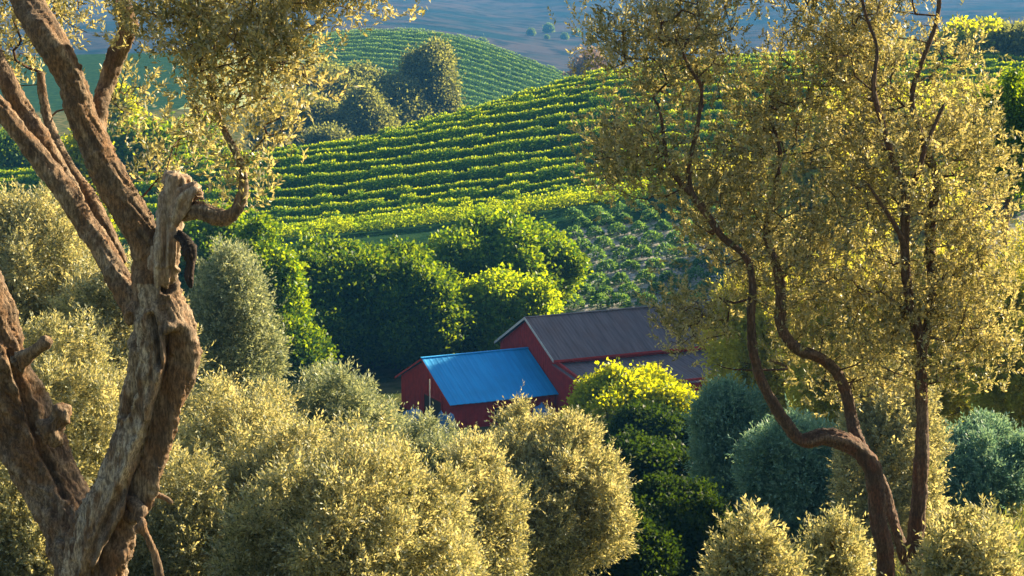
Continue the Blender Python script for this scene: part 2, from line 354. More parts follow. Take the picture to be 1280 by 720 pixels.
# ------------------------------------------------------------------ swept limbs, fused into one skin
def cat_rom(pts, rad, step):
    pts = np.array(pts, float); rad = np.array(rad, float); n = len(pts); P, Rr = [], []
    for i in range(n - 1):
        p0, p1, p2, p3 = pts[max(0, i - 1)], pts[i], pts[i + 1], pts[min(n - 1, i + 2)]; m = max(2, int(np.linalg.norm(p2 - p1) / step))
        for k in range(m):
            t = k / m; P.append(.5 * ((2 * p1) + (-p0 + p2) * t + (2 * p0 - 5 * p1 + 4 * p2 - p3) * t * t + (-p0 + 3 * p1 - 3 * p2 + p3) * t ** 3)); Rr.append(rad[i] + (rad[i + 1] - rad[i]) * t)
    P.append(pts[-1]); Rr.append(rad[-1]); return np.array(P), np.array(Rr)
def sweep(P, r, ns=20):
    n = len(P); T = nrm(np.gradient(P, axis=0)); u = nrm(np.cross(T[0], [0, 1, .05])); V, fr = [], []
    for i in range(n):
        u = nrm(u - T[i] * np.dot(u, T[i])); v = np.cross(T[i], u); fr.append((u, v)); a = np.arange(ns) / ns * 2 * math.pi
        V.append(P[i] + r[i] * (np.cos(a)[:, None] * u + np.sin(a)[:, None] * v))
    V = np.concatenate(V + [P[:1], P[-1:]]); Fc = []
    for i in range(n - 1):
        for k in range(ns): k2 = (k + 1) % ns; Fc.append((i * ns + k, i * ns + k2, (i + 1) * ns + k2, (i + 1) * ns + k))
    for k in range(ns):
        Fc.append((k, n * ns, (k + 1) % ns)); Fc.append(((n - 1) * ns + (k + 1) % ns, n * ns + 1, (n - 1) * ns + k))
    return V, Fc, T, np.array([f[0] for f in fr]), np.array([f[1] for f in fr])
def limbs_mesh(name, limbs, mat, parent, org, voxel, ridge=.22, freq=2.6, grooves=(), strip=None, seed=0, twist=2.2):
    VV, FF, S = [], [], []; off = 0
    for pts, rad in limbs:
        P, r = cat_rom(pts, rad, voxel * 4); V, Fc, T, U, W = sweep(P, r); VV.append(V); FF += [tuple(a + off for a in f) for f in Fc]; off += len(V)
        s = np.concatenate([[0], np.cumsum(np.linalg.norm(np.diff(P, axis=0), axis=1))]); S.append((P, r, U, W, s))
    me = bpy.data.meshes.new('tmp'); me.from_pydata(np.concatenate(VV).tolist(), [], FF); me.update(); o = bpy.data.objects.new('tmp', me); COL.objects.link(o)
    md = o.modifiers.new('r', 'REMESH'); md.mode = 'VOXEL'; md.voxel_size = voxel; md2 = o.modifiers.new('s', 'SMOOTH'); md2.factor = .5; md2.iterations = 6
    dg = bpy.context.evaluated_depsgraph_get(); dg.update(); m2 = bpy.data.meshes.new_from_object(o.evaluated_get(dg)); bpy.data.objects.remove(o); bpy.data.meshes.remove(me)
    n = len(m2.vertices); V = np.empty(n * 3, np.float32); m2.vertices.foreach_get('co', V); V = V.reshape(-1, 3).astype(float); Nn = np.empty(n * 3, np.float32); m2.vertices.foreach_get('normal', Nn); Nn = Nn.reshape(-1, 3).astype(float)
    AP = np.concatenate([a[0] for a in S]); AR = np.concatenate([a[1] for a in S]); AU = np.concatenate([a[2] for a in S]); AW = np.concatenate([a[3] for a in S]); AS = np.concatenate([a[4] + 10 * i for i, a in enumerate(S)])
    best = np.empty(n, int)
    for i in range(0, n, 2000):
        d = np.linalg.norm(V[i:i + 2000, None] - AP[None], axis=2) / AR[None]; best[i:i + 2000] = d.argmin(1)
    d = V - AP[best]; AT = np.cross(AU, AW)[best]; ang = np.arctan2((d * AW[best]).sum(1), (d * AU[best]).sum(1)); s = AS[best] + (d * AT).sum(1); r = AR[best]
    tw = ang + twist * s
    q = np.stack([np.cos(tw) * freq, np.sin(tw) * freq, s * 1.6], 1); n1 = fbm(q, 3, seed); rd = 1 - np.abs(2 * n1 - 1) * 2
    q2 = np.stack([np.cos(tw) * freq * 3.4, np.sin(tw) * freq * 3.4, s * 2.6], 1); n2 = fbm(q2, 3, seed + 5); n3 = fbm(V * 7, 3, seed + 9); n4 = fbm(V * 34, 2, seed + 12)
    disp = r * (ridge * (n1 - .5) * 2.2 + ridge * .85 * (1 - np.abs(2 * n2 - 1) * 1.6 - .45) + (n3 - .5) * .5 * min(1, ridge * 3)) + np.minimum(.02, r * .25) * (n4 - .5) * 1.3
    px, py = proj(V); front = np.clip((.45 - Nn[:, 1]) / .8, 0, 1); extra = np.zeros(n)
    for line, wd, dep in grooves:
        line = np.array(line, float); dm = np.full(n, 1e9)
        for a, b in zip(line[:-1], line[1:]):
            ab = b - a; t = np.clip(((px - a[0]) * ab[0] + (py - a[1]) * ab[1]) / (ab @ ab), 0, 1); dm = np.minimum(dm, np.hypot(px - a[0] - ab[0] * t, py - a[1] - ab[1] * t))
        wn = wd * (.7 + .7 * fbm(V * 5, 2, 77)); extra -= front * dep * np.clip(1.5 - dm / wn * 1.5, 0, 1) ** .6 - front * (dep > 0) * .25 * dep * np.exp(-((dm - wn * 1.5) / (wn * .5)) ** 2)
    V2 = V + Nn * (disp + extra)[:, None]; m2.vertices.foreach_set('co', (V2 - org).astype(np.float32).ravel())
    st = np.clip((n1 - .45) * 5, 0, 1) * .55 if strip is None else strip(V, px, py, n1)
    a = m2.attributes.new('strip', 'FLOAT', 'POINT'); a.data.foreach_set('value', np.asarray(st, np.float32))
    m2.polygons.foreach_set('use_smooth', np.ones(len(m2.polygons), bool)); m2.materials.clear(); m2.materials.append(mat); m2.update(); m2.name = name
    o = bpy.data.objects.new(name, m2); COL.objects.link(o); o.parent = parent; return o

# ================================================================== SETTING
px_g = 640 + F * UU; y_ = YY
soil = ((y_ > 186) & (y_ < 229) & (px_g > 560)).astype(float)
green = (((y_ > 214) & (y_ < 330)) | ((y_ > 500) & (y_ < 690))).astype(float); soil = soil * (1 - (y_ > 215))
farm = np.clip((y_ - 690) / 120, 0, 1)
zone = np.stack([soil, green, farm, np.ones_like(y_)], -1).reshape(-1, 4)
V = np.stack([XX, YY, ZG], -1).reshape(-1, 3); ny, nx = YY.shape
ii = (np.arange(ny - 1)[:, None] * nx + np.arange(nx - 1)[None]).ravel(); Fq = np.stack([ii, ii + 1, ii + nx + 1, ii + nx], 1)
g = link_mesh('ground', V, Fq, M['ground'], smooth=True, attrs={'zone': ('POINT', 'FLOAT_COLOR', zone)}); tag(g, kind='structure')

def sheet(name, xs0, xs1, ys, lift, mat, n=14):
    """a strip draped on the ground between x=xs0(y) and x=xs1(y)"""
    Vs = []; ys = np.asarray(ys, float)
    for y, a, b in zip(ys, xs0, xs1):
        x = np.linspace(a, b, n); Vs.append(np.stack([x, np.full(n, y), gz(x, np.full(n, y)) + lift], 1))
    i = (np.arange(len(ys) - 1)[:, None] * n + np.arange(n - 1)[None]).ravel()
    return tag(link_mesh(name, np.concatenate(Vs), np.stack([i, i + 1, i + n + 1, i + n], 1), mat, smooth=True), kind='structure')
ys = np.linspace(500, 640, 50); w1 = np.array([(412 - 640) / F * y + 3 * math.sin(y * .05) - (640 - y) * .02 for y in ys])
sheet('meadow', w1 - 34, w1, ys, .12, M['meadow'], 24)
ys = np.linspace(183, 188.4, 8); sheet('path', [12 + .1 * k for k in range(8)], [46] * 8, ys, .05, M['track'], 60)

# ------------------------------------------------------------------ vines
def ordinal(n): return ['first', 'second', 'third', 'fourth', 'fifth', 'sixth', 'seventh', 'eighth', 'ninth', 'tenth', 'eleventh', 'twelfth', 'thirteenth', 'fourteenth', 'fifteenth', 'sixteenth', 'seventeenth', 'eighteenth', 'nineteenth', 'twentieth', 'twenty-first', 'twenty-second', 'twenty-third', 'twenty-fourth', 'twenty-fifth', 'twenty-sixth', 'twenty-seventh', 'twenty-eighth'][n - 1]
def vine_row(y0, px0, px1, label, group, dens, leaf, hgt, wid, mat, ylim=None, pitch=1.6, skew=0., gap=.1, dy=None):
    x0, x1 = (px0 - 640) / F * y0, (px1 - 640) / F * y0; n = int((x1 - x0) * dens); x = rng.uniform(x0, x1, n)
    yc = y0 + skew * (x - x0) + (dy(x) if dy else 0)
    if ylim is not None: ok = yc < ylim(x, yc); x = x[ok]; yc = yc[ok]
    if len(x) < 30: return
    ph = np.floor(x / pitch + y0 * 3.7); hs = _hash(ph.astype(np.int64), np.full(len(x), int(y0 * 10)), np.zeros(len(x), np.int64), 4); mod = .72 + .5 * hs
    cx = (x / pitch + y0 * 3.7) - ph - .5; keep = (hs > gap * .8) & (np.abs(cx) < .36 + .3 * rng.random(len(x))); x, yc, mod, hs = x[keep], yc[keep], mod[keep], hs[keep]; n = len(x)
    a = rng.uniform(0, 2 * math.pi, n); q = rng.random(n) ** .35; zz = .5 + .5 * np.sin(a) * q; wy = np.cos(a) * q * wid / 2 * mod
    z = gz(x, yc + wy) + .22 * hgt + zz * hgt * .8 * mod; P = np.stack([x, yc + wy, z], 1)
    out = nrm(np.stack([rng.normal(size=n) * .3, np.cos(a), np.sin(a) + .5], 1)); org = np.array([(x0 + x1) / 2, y0, float(gz((x0 + x1) / 2, y0))])
    L = leaf * rng.uniform(.7, 1.3, n); topw = np.clip((zz - .74) * 6, 0, 1)[:, None]      # leaves turn every way on top, lie flat on the sides
    out = nrm(out * (1 - topw * .75) + rsph(n) * topw * .75); Dl = nrm(np.cross(out, rsph(n)) + out * .25 + [0, 0, .35] * topw)
    ti = topw[:, 0] * .72 + rng.random(n) * .28 if mat != 'lip' else hs * .5 + rng.random(n) * .5  # painted light: row tops tinted pale as if sunlit, sides dark as if shaded
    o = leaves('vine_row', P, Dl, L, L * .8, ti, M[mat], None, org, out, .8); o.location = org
    tag(o, label, 'vine row', group)
def crest_y(x, y): return np.interp(640 + F * x / y, PXK, [262, 262, 263, 267, 272, 278, 283, 286, 288, 290, 290]) + 3
k = 0
for i in range(17):
    k += 1
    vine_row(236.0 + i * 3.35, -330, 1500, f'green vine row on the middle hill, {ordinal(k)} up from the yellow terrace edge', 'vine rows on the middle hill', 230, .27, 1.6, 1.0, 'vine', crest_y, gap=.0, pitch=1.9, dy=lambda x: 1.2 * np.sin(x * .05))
for i in range(17):
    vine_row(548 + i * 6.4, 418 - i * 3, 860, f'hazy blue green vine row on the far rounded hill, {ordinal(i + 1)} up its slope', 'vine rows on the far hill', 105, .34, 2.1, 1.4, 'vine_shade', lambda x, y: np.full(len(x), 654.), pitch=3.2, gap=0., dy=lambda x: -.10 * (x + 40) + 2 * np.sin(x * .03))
for i in range(2):
    vine_row(222.4 + i * 3.2, 180, 1330, f'yellow vine row along the lip of the lower terrace, {ordinal(i + 1)} of two uphill', 'vine rows on the terrace lip', 140, .25, 1.4, 1.7, 'lip', None, gap=0.0)
vb = None
for j in range(9):
    y0 = 191.0 + j * 3.25; m = 0
    for i in range(9):
        x = (718 - 640) / F * y0 + i * 2.35 + rng.uniform(-.25, .25) + (j % 2) * .9; y = y0 + rng.uniform(-.3, .3); m += 1
        n = 340; d = rsph(n); d[:, 2] = np.abs(d[:, 2]); s_ = np.array([1.0, .75, 1.05]) * rng.uniform(.78, 1.1); lump = (.75 + .5 * fbm(d * 2 + i * 3 + j * 17, 2, 3))[:, None]
        P = d * s_ * lump * (.75 + .25 * rng.random((n, 1))) ; org = np.array([x, y, float(gz(x, y))]); root = empty('grape_vine', org)
        tag(root, f'low bushy vine on the stony terrace, {ordinal(j + 1)} row uphill, {ordinal(m)} from the left', 'vine', 'bushy vines on the stony terrace')
        leaves('foliage', P + [0, 0, .2] + org, nrm(d + rsph(n) * .7), rng.uniform(.2, .36, n), rng.uniform(.16, .28, n), rng.random(n), M['vine_shade'], root, org, d, .3)
        sk = Skel(); sk.chain([np.array([0, 0, -.1]), np.array([.03, 0, .3]), np.array([.1, .02, .6])], [.05, .045, .03]); Vv, Ff = sk.tubes(0, 6, np.zeros(3)); link_mesh('stem', Vv, Ff, M['bark_plain'], root)

# ------------------------------------------------------------------ barn and shed
PHI = R(25); org_b = at(661, 434, 156.); RZ = org_b[2] - 4.75; org_b[2] = RZ
def box(V, Fc, x0, x1, y0, y1, z0, z1):
    b = len(V); V += [(x0, y0, z0), (x1, y0, z0), (x1, y1, z0), (x0, y1, z0), (x0, y0, z1), (x1, y0, z1), (x1, y1, z1), (x0, y1, z1)]
    Fc += [tuple(b + i for i in f) for f in ((0, 3, 2, 1), (4, 5, 6, 7), (0, 1, 5, 4), (1, 2, 6, 5), (2, 3, 7, 6), (3, 0, 4, 7))]
def ringf(V, Fc, x0, x1, y0, y1, z0, z1, t):
    b = len(V)
    for y in (y0, y1): V += [(x0, y, z0), (x1, y, z0), (x1, y, z1), (x0, y, z1), (x0 + t, y, z0 + t), (x1 - t, y, z0 + t), (x1 - t, y, z1 - t), (x0 + t, y, z1 - t)]
    for k in range(4):
        k2 = (k + 1) % 4
        for f in ((k, k2, 4 + k2, 4 + k), (8 + k2, 8 + k, 12 + k, 12 + k2), (k2, k, 8 + k, 8 + k2), (4 + k, 4 + k2, 12 + k2, 12 + k)): Fc.append(tuple(b + i for i in f))
def slab(V, Fc, x0, x1, A, B, t):
    """plank from edge line A=(y,z) to B=(y,z), thickness t downward"""
    b = len(V); V += [(x0, A[0], A[1]), (x1, A[0], A[1]), (x1, B[0], B[1]), (x0, B[0], B[1]), (x0, A[0], A[1] - t), (x1, A[0], A[1] - t), (x1, B[0], B[1] - t), (x0, B[0], B[1] - t)]
    Fc += [tuple(b + i for i in f) for f in ((0, 1, 2, 3), (7, 6, 5, 4), (4, 5, 1, 0), (5, 6, 2, 1), (6, 7, 3, 2), (7, 4, 0, 3))]
def corr(name, x0, x1, A, B, pitch, amp, root, mat, sharp=False, sag=0.):
    """ribbed sheet roof with thickness"""
    n = int((x1 - x0) / pitch) * 4; xs = np.linspace(x0, x1, n + 1); ph = np.arange(n + 1) % 4
    h = np.where(ph == 1, amp, 0) if sharp else amp * np.array([0, 1, 0, -1])[ph]; V = []; m = 8
    for t in (0, -.05):
        for k in range(m + 1):
            f = k / m
            for x, hh in zip(xs, h): V.append((x, A[0] + (B[0] - A[0]) * f, A[1] + (B[1] - A[1]) * f + hh + t - sag * math.sin(math.pi * (x - x0) / (x1 - x0)) + .012 * math.sin(x * 1.7 + f * 3)))
    Fc = []; w = n + 1; o2 = (m + 1) * w
    for k in range(m):
        for i in range(n): a = k * w + i; Fc.append((a, a + 1, a + w + 1, a + w)); Fc.append((o2 + a, o2 + a + w, o2 + a + w + 1, o2 + a + 1))
    for i in range(n): Fc.append((i, o2 + i, o2 + i + 1, i + 1)); a = m * w + i; Fc.append((a, a + 1, o2 + a + 1, o2 + a))
    for k in range(m): a = k * w; Fc.append((a, a + w, o2 + a + w, o2 + a)); a += n; Fc.append((a, o2 + a, o2 + a + w, a + w))
    return link_mesh(name, V, Fc, mat, root)
def part(name, V, Fc, mat, root): return link_mesh(name, V, Fc, mat, root)
def gable(name, x, t, prof, root, mat, z0=-1.2, bat=.34, side=-1, hole=None):
    """board-and-batten end wall, prof = list of (y, z) along the top from low y to high y"""
    V, Fc = [], []; n = len(prof); b = 0
    for xx in (x, x + t):
        V += [(xx, p[0], z0) for p in prof] + [(xx, p[0], p[1]) for p in prof]
    for i in range(n - 1):
        Fc.append((i, i + 1, n + i + 1, n + i)); Fc.append((2 * n + i, 3 * n + i, 3 * n + i + 1, 2 * n + i + 1)); Fc.append((n + i, n + i + 1, 3 * n + i + 1, 3 * n + i))
    Fc.append((0, n, 3 * n, 2 * n)); Fc.append((n - 1, 3 * n - 1, 4 * n - 1, 2 * n - 1))
    ys_ = [p[0] for p in prof]; zs_ = [p[1] for p in prof]; y = ys_[0] + .1
    while y < ys_[-1] - .1:
        zt = min(np.interp(y - .03, ys_, zs_), np.interp(y + .03, ys_, zs_)) - .03; xa = x - .025 if side < 0 else x + t; box(V, Fc, xa, xa + .025, y - .03, y + .03, z0, zt); y += bat
    return part(name, V, Fc, mat, root)
def long_wall(name, x0, x1, y, t, z1, root, mat, z0=-1.2, bat=.34, side=-1):
    V, Fc = [], []; box(V, Fc, x0, x1, y, y + t, z0, z1); x = x0 + .1
    while x < x1 - .1: ya = y - .025 if side < 0 else y + t; box(V, Fc, x - .03, x + .03, ya, ya + .025, z0, z1 - .02); x += bat
    return part(name, V, Fc, mat, root)

# blue roofed shed: gable end to the left, butts against the barn's gable wall
shed = empty('shed', org_b, PHI); tag(shed, 'low red board shed with a bright blue metal roof, joined to the barn', 'shed')
SL, SW = 8.7, 4.9; zr, ze = 4.7, 2.5
gable('gable_wall', -SL, .12, [(-SW + .0, ze - .12), (0, zr - .2), (SW, ze - .12)], shed, M['red'])
long_wall('front_wall', -SL + .13, -.16, -SW, .12, ze - .1, shed, M['red']); long_wall('back_wall', -SL + .13, -.16, SW - .12, .12, ze - .1, shed, M['red'], side=1)
sf = corr('roof', -SL - .3, -.10, (0, zr), (-SW - .55, ze - .31), .48, .020, shed, M['blue_roof'], True)
corr('roof', -SL - .3, -.10, (0, zr - .004), (SW + .55, ze - .31), .48, .020, shed, M['blue_roof'], True)
Vt, Ft = [], []; box(Vt, Ft, -SL - .34, -.08, -.14, .14, zr - .01, zr + .055); part('ridge_cap', Vt, Ft, M['blue_roof'], shed)
for s_ in (-1, 1):
    Vt, Ft = [], []; slab(Vt, Ft, -SL - .335, -SL - .305, (0, zr - .02), (s_ * (SW + .55), ze - .33), .16); part('rake_board', Vt, Ft, M['red'], shed)
Vt, Ft = [], []; box(Vt, Ft, -SL - .05, -SL - .03, -3.2, .1, -1.2, 1.9); d_ = part('doorway', Vt, Ft, M['dark'], shed)
Vt, Ft = [], []
box(Vt, Ft, -SL - .09, -SL - .052, -3.32, -3.2, -1.2, 2.0); box(Vt, Ft, -SL - .09, -SL - .052, .1, .22, -1.2, 2.0); box(Vt, Ft, -SL - .09, -SL - .052, -3.2, .1, 1.9, 2.0); part('door_frame', Vt, Ft, M['red'], d_)
Vt, Ft = [], []; box(Vt, Ft, -5.2, -3.9, -SW - .05, -SW - .026, .35, 1.5); w_ = part('window', Vt, Ft, M['dark'], shed)
Vt, Ft = [], []; ringf(Vt, Ft, -5.3, -3.8, -SW - .07, -SW - .052, .25, 1.6, .1); part('frame', Vt, Ft, M['red'], w_)

barn = empty('barn', org_b, PHI); tag(barn, 'large red barn with a weathered grey corrugated roof and a lower lean-to roof in front', 'barn')
BL = 18.6; zR, zE, yE, zL, yL = 7.15, 4.75, -4.8, 3.75, -11.2; yB, zB = 5.6, 4.3
gable('gable_wall', 0, .14, [(yL + .35, zL - .05), (yE - .1, zE - .18), (0, zR - .15), (yB - .3, zB - .05)], barn, M['red'])
gable('gable_wall', BL - .14, .14, [(yL + .35, zL - .05), (yE - .1, zE - .18), (0, zR - .15), (yB - .3, zB - .05)], barn, M['red'], side=1)
long_wall('front_wall', .15, BL - .15, yL + .35, .14, zL - .1, barn, M['red']); long_wall('back_wall', .15, BL - .15, yB - .45, .14, zB - .1, barn, M['red'], side=1)
long_wall('upper_wall', .15, BL - .15, yE + .14, .12, zE - .02, barn, M['red'], z0=zE - .6)
corr('roof', -.35, BL + .35, (0, zR), (yE - .25, zE - .02), .28, .022, barn, M['grey_roof'], sag=.07)
corr('roof', -.35, BL + .35, (0, zR - .003), (yB, zB - .1), .28, .022, barn, M['grey_roof'], sag=.07)
corr('lean_to_roof', -.30, BL + .30, (yE + .12, zE - .42), (yL, zL - .25), .28, .022, barn, M['grey_roof'], sag=.04)
Vt, Ft = [], []; box(Vt, Ft, -.37, BL + .37, -.13, .13, zR - .05, zR + .01); part('ridge_cap', Vt, Ft, M['grey_roof'], barn)
for A, B in (((0, zR + .02), (yE - .27, zE - .0)), ((0, zR + .02), (yB + .02, zB - .08))):
    for xx in (-.40, BL + .36):
        Vt, Ft = [], []; slab(Vt, Ft, xx, xx + .045, A, B, .2); part('rake_board', Vt, Ft, M['white'], barn)
Vt, Ft = [], []; slab(Vt, Ft, -.35, -.30, (yE + .1, zE - .44), (yL - .02, zL - .27), .16); part('lean_to_rake_board', Vt, Ft, M['red'], barn)
Vt, Ft = [], []; box(Vt, Ft, -.3, BL + .3, yE - .30, yE - .26, zE - .2, zE - .04); part('eave_board', Vt, Ft, M['red'], barn)
for xa, xb, za in ((3, 4.2, 1.1), (7, 8.2, 1.1), (15.5, 16.7, 1.1)):
    Vt, Ft = [], []; box(Vt, Ft, xa, xb, yL + .29, yL + .324, za, za + 1.); w_ = part('window', Vt, Ft, M['dark'], barn)
    Vt, Ft = [], []; ringf(Vt, Ft, xa - .1, xb + .1, yL + .26, yL + .286, za - .1, za + 1.1, .1); part('frame', Vt, Ft, M['white'], w_)
Vt, Ft = [], []; box(Vt, Ft, 10.6, 13.4, yL + .26, yL + .324, -1.2, 2.5); part('door', Vt, Ft, flat('faded_red_door', (.26, .03, .02)), barn)

# yard things in front of the shed
def lathe(name, prof, ns, mat, root):
    V = []; 
    for r, z in prof: V += [(r * math.cos(2 * math.pi * k / ns), r * math.sin(2 * math.pi * k / ns), z) for k in range(ns)]
    Fc = [(i * ns + k, i * ns + (k + 1) % ns, (i + 1) * ns + (k + 1) % ns, (i + 1) * ns + k) for i in range(len(prof) - 1) for k in range(ns)] + [tuple(range(ns))[::-1], tuple((len(prof) - 1) * ns + k for k in range(ns))]
    return link_mesh(name, V, Fc, mat, root)
def tarp_heap(px, D, w, h, label):
    p = at(px, 517, D); zg = float(gz(p[0], p[1])); n = 26; V, Fc = [], []
    for i in range(n):
        for j in range(n):
            u, v = i / (n - 1) * 2 - 1, j / (n - 1) * 2 - 1; e = max(0, 1 - max(abs(u), abs(v)) ** 5) ** .5
            q = float(fbm(np.array([[u * 2.2 + px, v * 2.2, 0]]), 3, 9)[0]); V.append((u * w / 2, v * .8, e * h * (.7 + .5 * q)))
    Fc = [(i * n + j, (i + 1) * n + j, (i + 1) * n + j + 1, i * n + j + 1) for i in range(n - 1) for j in range(n - 1)]
    o = link_mesh('tarp_covered_pile', V, Fc, M['tarp'], smooth=True); o.location = (p[0], p[1], zg); tag(o, label, 'tarp', 'blue tarps in the yard')
def yard_z(px, D): p = at(px, 517, D); return float(gz(p[0], p[1]))
tarp_heap(515, 146, 1.9, max(.8, at(515, 513, 146)[2] - yard_z(515, 146)), 'small blue tarp covered pile at the left corner of the red shed')
tarp_heap(557, 144, 1.5, max(.8, at(557, 516, 144)[2] - yard_z(557, 144)), 'small blue tarp covered pile by the dark shed doorway')
tarp_heap(677, 148, 1.6, max(.8, at(677, 508, 148)[2] - yard_z(677, 148)), 'blue tarp covered pile between the shed and the barn')
for px, D, pt, lab in ((537, 145.5, 474, 'tall thin pale pole standing before the shed gable'),):
    p = at(px, pt, D); zg = float(gz(p[0], p[1])); r = empty('pole', (p[0], p[1], zg)); tag(r, lab, 'pole'); h = p[2] - zg
    lathe('shaft', [(.05, -.3), (.045, h * .5), (.035, h)], 10, M['white'], r); lathe('base_block', [(.2, -.2), (.2, .5), (.15, .6), (.06, .62)], 12, M['wood'], r)

# ------------------------------------------------------------------ left foreground olive (hero)
D1 = 15.
def L3(rows):
    P = [at(r[0], r[1], r[3] if len(r) > 3 else D1) for r in rows]; return P, [r[2] * (r[3] if len(r) > 3 else D1) / F * (.86 if r[2] > 12 else .92) for r in rows]
gx = at(110, 720, D1); g1 = float(gz(gx[0], D1)); pb = at(100, 760, D1); 
base_px = 720 + (at(0, 720, D1)[2] - g1) / D1 * F
limbsA = [
 L3([(98, base_px + 26, 62), (104, base_px - 30, 50), (116, 716, 44), (124, 680, 43), (140, 640, 41), (160, 600, 39), (178, 547, 40), (194, 492, 41), (203, 440, 46), (201, 400, 42), (195, 362, 33), (190, 332, 29)]),
 L3([(190, 345, 27), (184, 305, 25), (153, 250, 25), (127, 200, 23), (105, 150, 20.5), (88, 100, 20), (62, 50, 22), (33, 0, 22, 15.2), (8, -60, 19, 15.4), (-25, -130, 14, 15.6)]),
 L3([(120, 170, 13, 15.1), (126, 130, 11, 15.2), (133, 105, 10.5, 15.3), (146, 70, 13, 15.3), (161, 35, 12, 15.2), (153, 3, 11), (150, -50, 9), (190, -100, 7, 14.8)]),
 L3([(182, 395, 26, 15.1), (160, 368, 19, 15.15), (143, 338, 18, 15.2), (125, 305, 16, 15.25), (105, 275, 16, 15.3), (80, 237, 16, 15.3), (52, 200, 14, 15.3), (25, 167, 13, 15.3), (0, 136, 13, 15.3), (-45, 90, 12, 15.3), (-100, 20, 9, 15.2)]),
 L3([(95, 255, 14, 15.5), (68, 205, 14, 15.6), (50, 172, 14, 15.6), (30, 140, 14, 15.7), (8, 100, 14, 15.7), (-14, 55, 12, 15.8), (-40, -20, 10, 16)]),
 L3([(152, 330, 10, 15.6), (135, 292, 10, 15.6), (120, 262, 10, 15.7), (105, 236, 9, 15.8), (84, 206, 8, 15.9), (60, 150, 7, 16.1), (50, 90, 6, 16.2)]),
 L3([(98, base_px + 20, 56, 15.3), (100, base_px - 25, 46, 15.4), (104, 716, 40, 15.4), (93, 680, 37, 15.5), (82, 640, 39, 15.6), (62, 600, 42, 15.7), (42, 560, 45, 15.7), (20, 515, 46, 15.7), (0, 468, 45, 15.6), (-8, 425, 40, 15.5), (-14, 380, 32, 15.5), (-40, 330, 28, 15.6), (-90, 260, 24, 15.8)]),
 L3([(22, 452, 15, 15.3), (38, 442, 9, 15.2), (50, 434, 8, 15.1), (58, 428, 9.5, 15.05), (61, 424, 7, 15.03)]),
 L3([(60, 545, 22, 15.4), (74, 520, 15, 15.3), (80, 508, 10, 15.25)]),
 L3([(174, 610, 8), (192, 617, 4.5), (206, 622, 4), (216, 630, 3)]),
 L3([(150, 625, 9, 14.95), (172, 650, 5.5, 14.8), (186, 675, 5, 14.8), (196, 702, 6, 14.8), (203, 745, 7, 14.8), (205, 790, 8, 14.8)]),
]
snag = [L3([(218, 292, 6, 14.85), (230, 300, 6, 14.75), (236, 314, 8, 14.7), (238, 330, 5, 14.7), (236, 346, 6, 14.68), (239, 360, 3, 14.66)])]
oliv = empty('olive_tree', (gx[0], D1, g1)); tag(oliv, 'gnarled old olive tree at the left with twisted split trunks and a broken pale stub', 'olive tree'); o1 = np.array([gx[0], D1, g1])
def strip1(V, px, py, n1):
    v = np.clip((n1 - .47) * 5, 0, 1); f = fbm(V * [26, 26, 6], 3, 41); v = v * np.clip((f - .36) * 5, 0, 1); pale = np.exp(-((px - np.interp(py, [330, 440, 547, 655, 720], [180, 182, 165, 110, 85])) / 17) ** 2) * (py > 355); return np.clip(v * .45 + pale * np.clip((f - .36) * 4.5, 0, 1) * (V[:, 1] < D1 + .05), 0, 1)
limbs_mesh('trunk', limbsA, M['bark'], oliv, o1, .014, .20, 2.3, grooves=[
 ([(216, 425), (220, 455), (208, 500), (194, 550), (175, 600), (163, 650), (138, 690), (118, 735), (106, 780)], 11, .15),
 ([(214, 440), (196, 500), (180, 545), (158, 605), (134, 650), (112, 700), (100, 760)], 5, .06),
 ([(189, 395), (196, 425), (199, 455)], 4, .10), ([(166, 395), (172, 440), (168, 490), (158, 520)], 4, .07),
 ([(212, 345), (207, 362)], 6, .12), ([(50, 495), (62, 520), (82, 540)], 8, .06), ([(12, 440), (25, 480), (50, 560), (80, 620)], 5, .05)], strip=strip1, seed=21, twist=1.6)
stub = [L3([(200, 352, 20, 14.95), (208, 318, 21, 14.9), (213, 285, 19, 14.9), (214, 258, 17, 14.9), (220, 240, 19, 14.9), (224, 219, 19, 14.9)]), L3([(218, 275, 13, 14.85), (232, 246, 15, 14.82), (249, 238, 12, 14.8)])]
limbs_mesh('snag', snag, M['char'], oliv, o1, .012, .5, 2.2, seed=8)
limbs_mesh('broken_stub', stub, M['deadwood'], oliv, o1, .014, .26, 2.2, seed=4, strip=lambda V, px, py, n1: np.clip((n1 - .42) * 4, 0, 1),
 grooves=[([(248, 243), (240, 262), (226, 285), (222, 330)], 4, .08), ([(205, 232), (208, 275), (204, 330)], 3, .04)])
side = [L3([(228, 268, 10, 14.9), (248, 262, 11, 14.8), (264, 268, 12, 14.75), (282, 273, 10, 14.7), (297, 260, 8, 14.7), (304, 238, 7, 14.7), (303, 210, 6, 14.7), (292, 185, 5, 14.75), (277, 155, 4.5, 14.8), (266, 125, 4, 14.85), (262, 90, 3, 14.9)])]
limbs_mesh('branch', side, M['bark'], oliv, o1, .012, .25, 2.2, seed=14)

